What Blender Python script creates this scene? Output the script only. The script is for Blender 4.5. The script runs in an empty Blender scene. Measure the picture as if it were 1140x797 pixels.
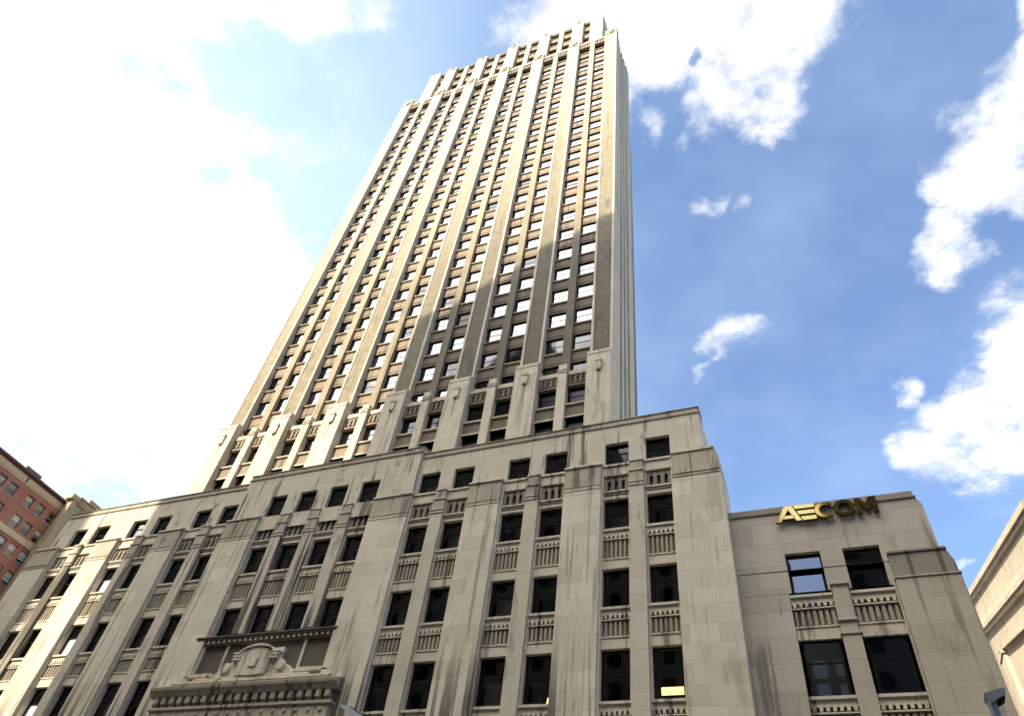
import bpy, math, random
from mathutils import Vector, Matrix
random.seed(7)
S = bpy.context.scene
COL = S.collection

# ------------------------------------------------------------------ camera
cam_d = bpy.data.cameras.new('camera'); cam = bpy.data.objects.new('camera', cam_d); COL.objects.link(cam)
cam_d.sensor_width = 36.0; cam_d.lens = 25.015
cam_d.clip_start = 0.1; cam_d.clip_end = 6000
_r = Vector((0.926121, 0.360184, 0.112101)); _u = Vector((0.196615, -0.714514, 0.671425)); _f = Vector((-0.321934, 0.599781, 0.732544))
cam.matrix_world = Matrix(((_r.x, _u.x, -_f.x, 9.887), (_r.y, _u.y, -_f.y, -32.249), (_r.z, _u.z, -_f.z, 1.6186), (0, 0, 0, 1)))
S.camera = cam

# ------------------------------------------------------------------ light and exposure
SUN = Vector((-0.60, -1.0, 1.0)).normalized()
EXPOSURE = 1.88
SKY_STRENGTH = 0.11
SUN_STRENGTH = 2.9
S.view_settings.view_transform = 'Standard'; S.view_settings.look = 'None'
S.view_settings.exposure = EXPOSURE; S.view_settings.gamma = 1.0
S.view_settings.use_curve_mapping = False
sl = bpy.data.lights.new('sun', 'SUN'); sl.energy = SUN_STRENGTH; sl.angle = math.radians(0.5); sl.color = (1.0, 0.91, 0.72)
so = bpy.data.objects.new('sun', sl); COL.objects.link(so)
so.location = (0, 0, 250); so.rotation_euler = SUN.to_track_quat('Z', 'Y').to_euler()

# cloud field: ellipses (linear forms a, b and a weight) on a flat cloud layer, in direction/height units
HOLES = [
    (10.041, 14.632, 0.093, -9.762, 7.098, -8.882, 2.2),
    (19.815, 13.704, 8.781, -8.496, 26.583, -15.226, 1.6),
    (4.555, 8.138, 1.075, -11.496, 8.975, -8.735, 1.2),
    (10.128, 8.817, 1.346, -3.922, 5.851, -2.925, 1.6),
    (74.152, 37.922, -13.606, -18.9, 28.667, -10.242, 0.8),
    (4.008, 11.842, 1.28, -21.888, 8.9, -17.989, 1.0),
    (21.317, 16.419, 11.231, -10.281, 32.17, -18.426, 1.2),
]
CLOUDS = [
    (1.603, 1.717, 1.358, -0.405, 1.352, -0.996, 1.3),
    (2.06, 1.85, 1.365, -0.689, 2.563, -2.541, 1.3),
    (2.593, 0.901, 2.269, 0.82, 3.836, -2.207, 1.2),
    (3.594, 3.731, 2.918, -1.662, 4.831, -1.786, 1.1),
    (4.46, 6.086, 1.643, -7.787, 8.941, -8.383, 0.9),
    (5.08, 4.759, 1.837, -8.765, 15.984, -6.724, 0.8),
    (6.512, 4.587, 2.974, -1.521, 5.155, -3.994, 1.1),
    (3.715, 3.253, 2.374, -1.805, 5.812, -3.759, 1.2),
    (20.003, 18.341, 3.475, -4.825, 7.2, -3.577, 0.4),
    (9.342, 3.006, 0.464, -3.814, 10.963, -3.72, 1.2),
    (5.704, 1.327, -0.259, -4.058, 11.55, -3.581, 1.35),
    (9.953, -2.702, -0.07, 1.456, 11.066, -4.188, 1.15),
    (10.195, 2.371, -0.462, -5.197, 15.169, -5.799, 1.0),
    (15.044, 2.745, -1.484, -5.786, 17.058, -7.003, 0.9),
    (21.198, -3.659, -0.184, 1.066, 18.268, -8.113, 0.8),
    (27.323, 7.306, -0.227, -5.375, 16.058, -7.193, 0.8),
    (36.471, 21.733, -9.527, -18.769, 23.438, -11.354, 0.5),
    (49.345, 25.615, -15.994, -25.44, 32.114, -13.766, 0.5),
    (80.821, 27.338, -5.53, -14.426, 33.147, -16.846, 0.36),
    (47.055, -23.939, 15.375, 42.32, 60.025, -33.497, 0.34),
    (75.011, -20.198, 11.089, 28.976, 86.695, -51.2, 0.28),
    (12.152, 4.334, -7.28, -7.907, 8.743, -2.665, 1.15),
    (16.983, -6.827, -0.916, 6.31, 13.793, -11.682, 1.0),
    (18.234, 4.93, -9.625, -9.679, 11.933, -6.572, 1.0),
    (19.332, -1.314, -7.059, -3.216, 9.609, -4.304, 1.2),
    (36.036, 10.549, -18.362, -16.223, 21.569, -3.669, 0.9),
    (41.843, 0.162, -12.081, -11.108, 35.186, -21.284, 0.6),
    (13.98, 0.594, -6.72, -2.697, 4.89, -4.248, 1.2),
    (14.237, -4.86, 0.544, 5.032, 6.682, -9.768, 0.95),
    (12.186, 1.216, -5.2, -4.911, 8.877, -9.843, 1.0),
    (14.61, -0.668, -4.989, -2.221, 9.122, -10.961, 1.0),
    (28.7, -12.276, 7.237, 17.055, 16.421, -21.729, 0.7),
    (31.371, 0.767, -8.37, -4.109, 16.641, -19.522, 0.6),
    (20.919, -0.548, -6.709, -4.007, 17.087, -21.799, 0.6),
    (18.598, -2.746, 3.153, 8.54, 25.476, -22.061, 0.62),
    (20.44, -13.062, 13.62, 43.602, 34.07, -28.131, 0.42),
    (32.839, -7.783, 1.384, 23.352, 29.836, -57.793, 0.7),
    (1.053, 0, 0.579, 0, 1.818, 1.0, 1.3),
    (1.111, 0, 2.222, 0, 1.667, 2.25, 1.3),
]

W = bpy.data.worlds.new('World'); S.world = W; W.use_nodes = True
nt = W.node_tree; nt.nodes.clear()
def N(t, **kw):
    n = nt.nodes.new(t)
    for k, v in kw.items(): setattr(n, k, v)
    return n
def L(a, b): nt.links.new(a, b)
def M(op, a, b=None, c=None, clamp=False):
    n = N('ShaderNodeMath', operation=op, use_clamp=clamp)
    for i, v in enumerate((a, b, c)):
        if v is None: continue
        if isinstance(v, (int, float)): n.inputs[i].default_value = v
        else: L(v, n.inputs[i])
    return n.outputs[0]
def VM(op, a, b=None, out=0):
    n = N('ShaderNodeVectorMath', operation=op)
    for i, v in enumerate((a, b)):
        if v is None: continue
        if isinstance(v, tuple): n.inputs[i].default_value = v
        else: L(v, n.inputs[i])
    return n.outputs[out]
sky = N('ShaderNodeTexSky', sky_type='NISHITA', sun_disc=False)
sky.sun_elevation = math.asin(SUN.z)
sky.sun_rotation = math.atan2(SUN.x, SUN.y)
sky.altitude = 200; sky.air_density = 0.75; sky.dust_density = 0.6; sky.ozone_density = 1.6
tc = N('ShaderNodeTexCoord'); sep = N('ShaderNodeSeparateXYZ'); L(tc.outputs['Generated'], sep.inputs[0])
dz = M('MAXIMUM', sep.outputs[2], 0.06)
px = M('DIVIDE', sep.outputs[0], dz); py = M('DIVIDE', sep.outputs[1], dz)
p0 = N('ShaderNodeCombineXYZ'); L(px, p0.inputs[0]); L(py, p0.inputs[1])
# warp the layer so the banks have ragged, wispy rims
n1 = N('ShaderNodeTexNoise'); n1.inputs['Scale'].default_value = 7.0; n1.inputs['Detail'].default_value = 5; L(p0.outputs[0], n1.inputs['Vector'])
w1 = VM('SCALE', VM('SUBTRACT', n1.outputs['Color'], (0.5, 0.5, 0.5))); w1.node.inputs['Scale'].default_value = 0.22
pw_ = VM('ADD', p0.outputs[0], w1)
sepw = N('ShaderNodeSeparateXYZ'); L(pw_, sepw.inputs[0])
pv = N('ShaderNodeCombineXYZ'); L(sepw.outputs[0], pv.inputs[0]); L(sepw.outputs[1], pv.inputs[1]); pv.inputs[2].default_value = 1.0
field = None
for (a0, a1, a2, b0, b1, b2, wt) in CLOUDS:
    A = VM('DOT_PRODUCT', pv.outputs[0], (a0, a1, a2), 'Value'); B = VM('DOT_PRODUCT', pv.outputs[0], (b0, b1, b2), 'Value')
    r2 = M('MULTIPLY_ADD', A, A, M('MULTIPLY', B, B))
    v = M('MULTIPLY', M('SUBTRACT', 1.35, r2), wt)
    field = v if field is None else M('SMOOTH_MAX', field, v, 0.25)
n2 = N('ShaderNodeTexNoise'); n2.inputs['Scale'].default_value = 11.0; n2.inputs['Detail'].default_value = 8; n2.inputs['Roughness'].default_value = 0.68; L(p0.outputs[0], n2.inputs['Vector'])
fld = M('ADD', M('MAXIMUM', field, -1.2), M('MULTIPLY', M('SUBTRACT', n2.outputs['Fac'], 0.5), 3.8))
for (a0, a1, a2, b0, b1, b2, wt) in HOLES:      # blue breaks in the banks
    A = VM('DOT_PRODUCT', pv.outputs[0], (a0, a1, a2), 'Value'); B = VM('DOT_PRODUCT', pv.outputs[0], (b0, b1, b2), 'Value')
    fld = M('SUBTRACT', fld, M('MAXIMUM', M('MULTIPLY', M('SUBTRACT', 1.2, M('MULTIPLY_ADD', A, A, M('MULTIPLY', B, B))), wt), 0.0))
mr = N('ShaderNodeMapRange', interpolation_type='SMOOTHSTEP'); L(fld, mr.inputs['Value'])
mr.inputs['From Min'].default_value = -0.35; mr.inputs['From Max'].default_value = 1.45
# thin veil of high cloud
n3 = N('ShaderNodeTexNoise'); n3.inputs['Scale'].default_value = 2.2; n3.inputs['Detail'].default_value = 4; n3.inputs['Distortion'].default_value = 0.0; n3.inputs['Roughness'].default_value = 0.6; L(p0.outputs[0], n3.inputs['Vector'])
veil = N('ShaderNodeMapRange', interpolation_type='SMOOTHSTEP'); L(n3.outputs['Fac'], veil.inputs['Value'])
veil.inputs['From Min'].default_value = 0.35; veil.inputs['From Max'].default_value = 0.75; veil.inputs['To Min'].default_value = 0.0; veil.inputs['To Max'].default_value = 0.17
# the veil thickens towards the west where the sky whitens
west = N('ShaderNodeMapRange', interpolation_type='SMOOTHSTEP'); L(px, west.inputs['Value'])
west.inputs['From Min'].default_value = -0.05; west.inputs['From Max'].default_value = -0.75; west.inputs['To Max'].default_value = 0.62
hz = M('ADD', veil.outputs[0], west.outputs[0], clamp=True)
mixv = N('ShaderNodeMix', data_type='RGBA'); L(hz, mixv.inputs['Factor']); L(sky.outputs[0], mixv.inputs[6]); mixv.inputs[7].default_value = (2.5, 3.2, 3.6, 1)
south_fill = N('ShaderNodeMapRange', interpolation_type='SMOOTHSTEP'); L(py, south_fill.inputs['Value'])      # unseen southern clouds brightened as added fill for the shaded front
south_fill.inputs['From Min'].default_value = 0.05; south_fill.inputs['From Max'].default_value = -0.35
ccol = N('ShaderNodeMix', data_type='RGBA'); L(south_fill.outputs[0], ccol.inputs['Factor']); ccol.inputs[6].default_value = (2.9, 2.95, 3.0, 1); ccol.inputs[7].default_value = (25.0, 24.4, 23.0, 1)
mpow = M('POWER', mr.outputs[0], 1.3)
mixc = N('ShaderNodeMix', data_type='RGBA'); L(mpow, mixc.inputs['Factor']); L(mixv.outputs[2], mixc.inputs[6]); L(ccol.outputs[2], mixc.inputs[7])
bg = N('ShaderNodeBackground'); bg.inputs['Strength'].default_value = SKY_STRENGTH; L(mixc.outputs[2], bg.inputs['Color'])
wo = N('ShaderNodeOutputWorld'); L(bg.outputs[0], wo.inputs['Surface'])

# ------------------------------------------------------------------ materials
def mat(name, color, rough=0.85, metal=0.0, spec=0.3):
    m = bpy.data.materials.new(name); m.use_nodes = True
    b = m.node_tree.nodes['Principled BSDF']
    b.inputs['Base Color'].default_value = (*color, 1); b.inputs['Roughness'].default_value = rough
    b.inputs['Metallic'].default_value = metal; b.inputs['Specular IOR Level'].default_value = spec
    return m
class T:                                    # tiny node-graph helper for surface materials
    def __init__(s, m):
        s.t = m.node_tree; s.b = s.t.nodes['Principled BSDF']
        g = s.t.nodes.new('ShaderNodeNewGeometry'); s.pos = g.outputs['Position']
        sp = s.t.nodes.new('ShaderNodeSeparateXYZ'); s.t.links.new(s.pos, sp.inputs[0])
        s.x, s.y, s.z = sp.outputs
    def l(s, a, b): s.t.links.new(a, b)
    def math(s, op, a, b=None, clamp=False):
        n = s.t.nodes.new('ShaderNodeMath'); n.operation = op; n.use_clamp = clamp
        for i, v in enumerate((a, b)):
            if v is None: continue
            if isinstance(v, (int, float)): n.inputs[i].default_value = v
            else: s.l(v, n.inputs[i])
        return n.outputs[0]
    def vec(s, x, y, z):
        n = s.t.nodes.new('ShaderNodeCombineXYZ')
        for i, v in enumerate((x, y, z)):
            if isinstance(v, (int, float)): n.inputs[i].default_value = v
            else: s.l(v, n.inputs[i])
        return n.outputs[0]
    def scaled(s, sx, sy, sz):
        n = s.t.nodes.new('ShaderNodeVectorMath'); n.operation = 'MULTIPLY'; s.l(s.pos, n.inputs[0]); n.inputs[1].default_value = (sx, sy, sz); return n.outputs[0]
    def noise(s, v, scale=1.0, detail=4, rough=0.55, dist=0.0):
        n = s.t.nodes.new('ShaderNodeTexNoise'); s.l(v, n.inputs['Vector'])
        n.inputs['Scale'].default_value = scale; n.inputs['Detail'].default_value = detail; n.inputs['Roughness'].default_value = rough; n.inputs['Distortion'].default_value = dist
        return n.outputs['Fac']
    def rng(s, v, a, b, c=0.0, d=1.0):
        n = s.t.nodes.new('ShaderNodeMapRange'); n.interpolation_type = 'SMOOTHSTEP'; s.l(v, n.inputs['Value'])
        for k, q in zip(('From Min', 'From Max', 'To Min', 'To Max'), (a, b, c, d)): n.inputs[k].default_value = q
        return n.outputs[0]
    def mix(s, f, a, b, mode='MIX'):
        n = s.t.nodes.new('ShaderNodeMix'); n.data_type = 'RGBA'; n.blend_type = mode
        if isinstance(f, (int, float)): n.inputs['Factor'].default_value = f
        else: s.l(f, n.inputs['Factor'])
        for i, v in ((6, a), (7, b)):
            if isinstance(v, tuple): n.inputs[i].default_value = (*v[:3], 1)
            else: s.l(v, n.inputs[i])
        return n.outputs[2]
    def brick(s, w, h, mortar, c1, c2, cm, bias=0.0):
        n = s.t.nodes.new('ShaderNodeTexBrick'); s.l(s.vec(s.math('ADD', s.x, s.y), s.z, 0.0), n.inputs['Vector'])
        n.inputs['Scale'].default_value = 1.0; n.inputs['Mortar Size'].default_value = mortar; n.inputs['Mortar Smooth'].default_value = 0.3
        n.inputs['Brick Width'].default_value = w; n.inputs['Row Height'].default_value = h; n.inputs['Bias'].default_value = bias
        for k, c in (('Color1', c1), ('Color2', c2), ('Mortar', cm)): n.inputs[k].default_value = (*c, 1)
        return n.outputs['Color'], n.outputs['Fac']
    def bump(s, h, strength, dist=0.02):
        n = s.t.nodes.new('ShaderNodeBump'); n.inputs['Strength'].default_value = strength; n.inputs['Distance'].default_value = dist
        s.l(h, n.inputs['Height']); s.l(n.outputs[0], s.b.inputs['Normal'])
def stone(name, c, drip=False, heavy=False, mscale=0.55, bumpd=0.012, shade_grime=0.0, blockw=1.35, blockh=0.93, vary=0.07, streak=0.5, soot=0.5, mortar=0.010, mott=0.12, low=False, pale_top=False):
    c = (min(.8, c[0]*1.15), min(.8, c[1]*1.09), c[2]*1.04)
    m = mat(name, c, 0.9, 0, 0.2); t = T(m)
    up = tuple(min(1, q*(1+vary)) for q in c); dn = tuple(q*(1-vary) for q in c); mo = tuple(q*0.72 for q in c)
    col, fac = t.brick(blockw, blockh, mortar, up, dn, mo)
    a = t.noise(t.scaled(mscale, mscale, mscale*.8), 1.0, 6, 0.6)
    col = t.mix(t.rng(a, 0.3, 0.75, 0.0, mott*2), col, tuple(q*0.72 for q in c))
    b = t.noise(t.scaled(6, 6, 6), 1.0, 4, 0.7)
    col = t.mix(t.rng(b, 0.35, 0.7, 0.0, mott), col, tuple(q*0.6 for q in c))
    # rain streaks: narrow in x and y, long in z
    s1 = t.noise(t.scaled(2.6, 2.6, 0.09), 1.0, 4, 0.6)
    s2 = t.noise(t.scaled(0.25, 0.25, 0.16), 1.0, 2)
    st = t.math('MULTIPLY', t.rng(s1, 0.49, 0.56), t.rng(t.x, -9.0, -16.0)) if heavy else t.math('MULTIPLY', t.rng(s1, 0.54, 0.62), t.rng(s2, 0.42, 0.56))
    col = t.mix(t.math('MULTIPLY', st, streak), col, (0.095, 0.082, 0.064))
    if soot:
        s3 = t.noise(t.scaled(0.9, 0.9, 0.22), 1.0, 7, 0.7)
        col = t.mix(t.rng(s3, 0.55, 0.66, 0.0, soot), col, (0.115, 0.10, 0.08))
    if low:                                 # spiky black runs low on the base piers
        s4 = t.noise(t.scaled(2.3, 2.3, 0.05), 1.0, 2, 0.5, 0.2)
        h = t.rng(t.math('ADD', t.z, t.math('MULTIPLY', s4, 7.0)), 24.0, 18.5)
        k = t.math('MULTIPLY', t.math('MULTIPLY', t.rng(s4, 0.50, 0.56), h), t.rng(t.x, 1.5, -0.5))
        col = t.mix(t.math('MULTIPLY', k, 0.85), col, (0.05, 0.044, 0.037))
    if drip:                                # dark run under each boss on the pier blocks
        q = t.math('SUBTRACT', t.math('FRACT', t.math('ADD', t.math('DIVIDE', t.math('ADD', t.x, 1.9), 6.183), 20.5)), 0.5)
        q = t.math('ABSOLUTE', t.math('MULTIPLY', q, 6.183)); wob = t.noise(t.scaled(0.6, 0.6, 1.3), 1.0, 2)
        col = t.mix(t.math('MULTIPLY', t.rng(t.math('ADD', q, t.math('MULTIPLY', wob, 0.10)), 0.16, 0.09, 0.0, 0.6), t.math('MULTIPLY', t.rng(t.z, 39.5, 41.0), t.rng(t.z, 42.6, 42.4))), col, (0.10, 0.085, 0.065))
    if shade_grime:                               # dirt plus painted shade: deepens the shadow wedge on the lower east shaft
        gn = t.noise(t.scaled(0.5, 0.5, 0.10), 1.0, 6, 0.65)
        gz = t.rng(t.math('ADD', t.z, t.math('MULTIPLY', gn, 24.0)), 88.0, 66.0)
        col = t.mix(t.math('MULTIPLY', t.math('MULTIPLY', gz, t.rng(t.x, -28.0, -14.0)), shade_grime), col, (0.075, 0.068, 0.055))
    if pale_top:                               # paler stone high on the shaft and towards the west
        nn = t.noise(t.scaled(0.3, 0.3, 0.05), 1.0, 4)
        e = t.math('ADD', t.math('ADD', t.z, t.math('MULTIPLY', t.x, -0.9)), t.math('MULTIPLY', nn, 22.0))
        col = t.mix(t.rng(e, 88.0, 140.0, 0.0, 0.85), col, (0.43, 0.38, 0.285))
    t.l(col, t.b.inputs['Base Color'])
    hh = t.math('ADD', t.math('MULTIPLY', fac, -1.0), t.math('MULTIPLY', b, 0.35))
    t.bump(hh, 0.5, bumpd)
    return m
M_STONE = stone('limestone', (0.52, 0.475, 0.38), low=True, soot=0.25, vary=0.11)
M_TRIM = stone('limestone_trim', (0.48, 0.44, 0.355), blockw=2.6, blockh=50.0, streak=0.75, soot=0.7)
M_WING = stone('limestone_wing', (0.375, 0.342, 0.282), blockw=2.7, blockh=1.2, vary=0.10, streak=0.55, soot=0.4, mortar=0.012)
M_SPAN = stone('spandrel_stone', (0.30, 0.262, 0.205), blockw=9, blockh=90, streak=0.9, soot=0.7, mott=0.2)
M_ATTIC = stone('attic_limestone', (0.47, 0.43, 0.345), blockw=1.8, blockh=0.9, streak=0.85, soot=0.9)
M_SOOTY = stone('sooty_limestone', (0.34, 0.305, 0.24), blockw=1.8, blockh=40, streak=0.9, soot=0.9)
M_SOOTY2 = stone('weathered_cap_stone', (0.23, 0.21, 0.17), blockw=1.8, blockh=40, streak=0.9, soot=0.8)
M_STAIN = stone('stained_limestone', (0.45, 0.41, 0.33), blockw=9, blockh=0.93, streak=0.95, soot=0.5, heavy=True)
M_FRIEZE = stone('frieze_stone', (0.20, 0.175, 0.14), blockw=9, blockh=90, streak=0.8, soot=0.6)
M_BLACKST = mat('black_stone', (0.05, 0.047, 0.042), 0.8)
M_TMULL = stone('tower_mullion_stone', (0.27, 0.232, 0.162), blockw=9, blockh=0.9, streak=0.5, soot=0.5, mott=0.25, pale_top=True, shade_grime=0.65)
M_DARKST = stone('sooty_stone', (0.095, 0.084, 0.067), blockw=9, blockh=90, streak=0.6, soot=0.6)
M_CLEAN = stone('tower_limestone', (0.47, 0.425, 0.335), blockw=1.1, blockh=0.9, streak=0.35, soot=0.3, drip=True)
M_EDGE = stone('tower_edge_stone', (0.47, 0.42, 0.325), blockw=9, blockh=0.9, streak=0.2, soot=0.2, pale_top=True)
M_ROUGH = stone('tower_rough_stone', (0.25, 0.215, 0.148), blockw=0.8, blockh=0.45, vary=0.16, streak=0.5, soot=0.75, mott=0.48, pale_top=True, shade_grime=0.55, mscale=1.5, bumpd=0.05)
M_TSPAN = stone('tower_spandrel_stone', (0.25, 0.20, 0.145), blockw=9, blockh=90, streak=0.7, soot=0.8, mott=0.25, shade_grime=0.5)
M_SILL = stone('sill_stone', (0.38, 0.34, 0.26), blockw=9, blockh=90, streak=0.3, soot=0.3)
M_CREAM = stone('cream_stone', (0.47, 0.42, 0.335), blockw=1.6, blockh=0.8, streak=0.25, soot=0.2)
M_TAN = stone('tan_stone', (0.40, 0.33, 0.22), blockw=1.2, blockh=0.6, streak=0.3, soot=0.3)
M_OPP = stone('opposite_stone', (0.32, 0.28, 0.22), blockw=1.2, blockh=0.6)
def brickmat():
    m = mat('red_brick', (0.3, 0.09, 0.06), 0.9, 0, 0.2); t = T(m)
    col, fac = t.brick(0.22, 0.075, 0.008, (0.50, 0.195, 0.125), (0.41, 0.145, 0.095), (0.48, 0.33, 0.25))
    a = t.noise(t.scaled(0.8, 0.8, 0.8), 1.0, 5); col = t.mix(t.rng(a, 0.35, 0.7, 0, 0.4), col, (0.36, 0.13, 0.095))
    t.l(col, t.b.inputs['Base Color']); t.bump(t.math('MULTIPLY', fac, -1.0), 0.4, 0.008); return m
M_BRICK = brickmat()
M_BTRIM = stone('brick_house_trim', (0.62, 0.50, 0.32), blockw=3, blockh=9, streak=0.2, soot=0.2)
M_BROWN = mat('brown_cornice', (0.15, 0.07, 0.06), 0.8)
M_SLATE = mat('roof_slate', (0.16, 0.12, 0.12), 0.7)
M_FRAME = mat('black_window_frame', (0.010, 0.010, 0.012), 0.8, 0, 0.1)
M_ROOM = mat('dark_room', (0.022, 0.021, 0.020), 0.95, 0, 0.0)
M_DRAPE = mat('grey_drape', (0.40, 0.38, 0.35), 0.95, 0, 0.0)
M_DRAPE2 = mat('dark_blind', (0.17, 0.175, 0.185), 0.9, 0, 0.0)
M_BLIND = mat('white_blind', (0.72, 0.72, 0.70), 0.8, 0, 0.1)
def glass(name, ior=1.5, tint=(0.75, 0.8, 0.85)):
    m = bpy.data.materials.new(name); m.use_nodes = True; t = m.node_tree; t.nodes.clear()
    o = t.nodes.new('ShaderNodeOutputMaterial'); mx = t.nodes.new('ShaderNodeMixShader'); tr = t.nodes.new('ShaderNodeBsdfTransparent'); gl = t.nodes.new('ShaderNodeBsdfGlossy'); fr = t.nodes.new('ShaderNodeFresnel')
    tr.inputs[0].default_value = (*tint, 1); gl.inputs['Roughness'].default_value = 0.02; gl.inputs[0].default_value = (0.95, 0.97, 1, 1); fr.inputs['IOR'].default_value = ior
    bp = t.nodes.new('ShaderNodeBump'); ns = t.nodes.new('ShaderNodeTexNoise'); ge = t.nodes.new('ShaderNodeNewGeometry')
    ns.inputs['Scale'].default_value = 0.9; ns.inputs['Detail'].default_value = 1; t.links.new(ge.outputs['Position'], ns.inputs['Vector']); t.links.new(ns.outputs['Fac'], bp.inputs['Height']); bp.inputs['Strength'].default_value = 0.06; bp.inputs['Distance'].default_value = 0.05
    t.links.new(bp.outputs[0], gl.inputs['Normal'])
    t.links.new(fr.outputs[0], mx.inputs[0]); t.links.new(tr.outputs[0], mx.inputs[1]); t.links.new(gl.outputs[0], mx.inputs[2]); t.links.new(mx.outputs[0], o.inputs[0]); return m
M_GLASS = glass('window_glass', 1.5)
M_GLASS_W = glass('wing_glass', 2.6)
def mirror(name, c, rough=0.05, metal=1.0):
    m = mat(name, c, rough, metal, 0.5); t = T(m)
    n = t.noise(t.scaled(0.7, 0.7, 0.7), 1.0, 2); t.bump(n, 0.10, 0.05)
    w = t.t.nodes.new('ShaderNodeTexWhiteNoise'); w.noise_dimensions = '3D'        # each sash its own tint and dirt
    t.l(t.vec(t.math('FLOOR', t.math('DIVIDE', t.x, 1.03)), t.math('FLOOR', t.math('DIVIDE', t.z, 1.19)), 0.0), w.inputs[0])
    t.l(t.mix(t.rng(w.outputs['Value'], 0.0, 1.0, 0.0, 0.5), c, tuple(q*0.18 for q in c)), t.b.inputs['Base Color'])
    return m
M_TG = [mirror('tower_glass_bright', (0.23, 0.23, 0.245)), mirror('tower_glass_pale', (0.16, 0.157, 0.17)), mirror('tower_glass_dull', (0.055, 0.055, 0.062)), mirror('tower_glass_dark', (0.018, 0.018, 0.02), 0.2)]
M_BGL = [mirror('brick_glass_a', (0.38, 0.42, 0.50), 0.1), mirror('brick_glass_b', (0.25, 0.28, 0.36), 0.1)]
M_GOLD = mat('gold_metal', (0.95, 0.63, 0.18), 0.07, 1.0)
M_GOLDSIDE = mat('letter_side', (0.07, 0.045, 0.02), 0.4, 0.6)
M_LAMP = mat('grey_lamp_metal', (0.30, 0.31, 0.33), 0.5, 0.2)
M_LAMPW = mat('white_lamp_metal', (0.75, 0.76, 0.76), 0.4)
M_ASPH = stone('asphalt', (0.05, 0.05, 0.052), blockw=900, blockh=900, streak=0, soot=0.2)
M_PAVE = stone('pavement_concrete', (0.30, 0.29, 0.27), blockw=900, blockh=900, streak=0, soot=0.3)
M_PAINT = mat('road_paint', (0.75, 0.74, 0.70), 0.7)
def emit(name, c, s):
    m = bpy.data.materials.new(name); m.use_nodes = True; b = m.node_tree.nodes['Principled BSDF']
    b.inputs['Base Color'].default_value = (*c, 1); b.inputs['Emission Color'].default_value = (*c, 1); b.inputs['Emission Strength'].default_value = s; return m
M_LIGHT = emit('warm_ceiling_light', (1.0, 0.62, 0.22), 0.75)
M_ROOF = mat('roof_gravel', (0.12, 0.11, 0.10), 0.95)

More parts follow.
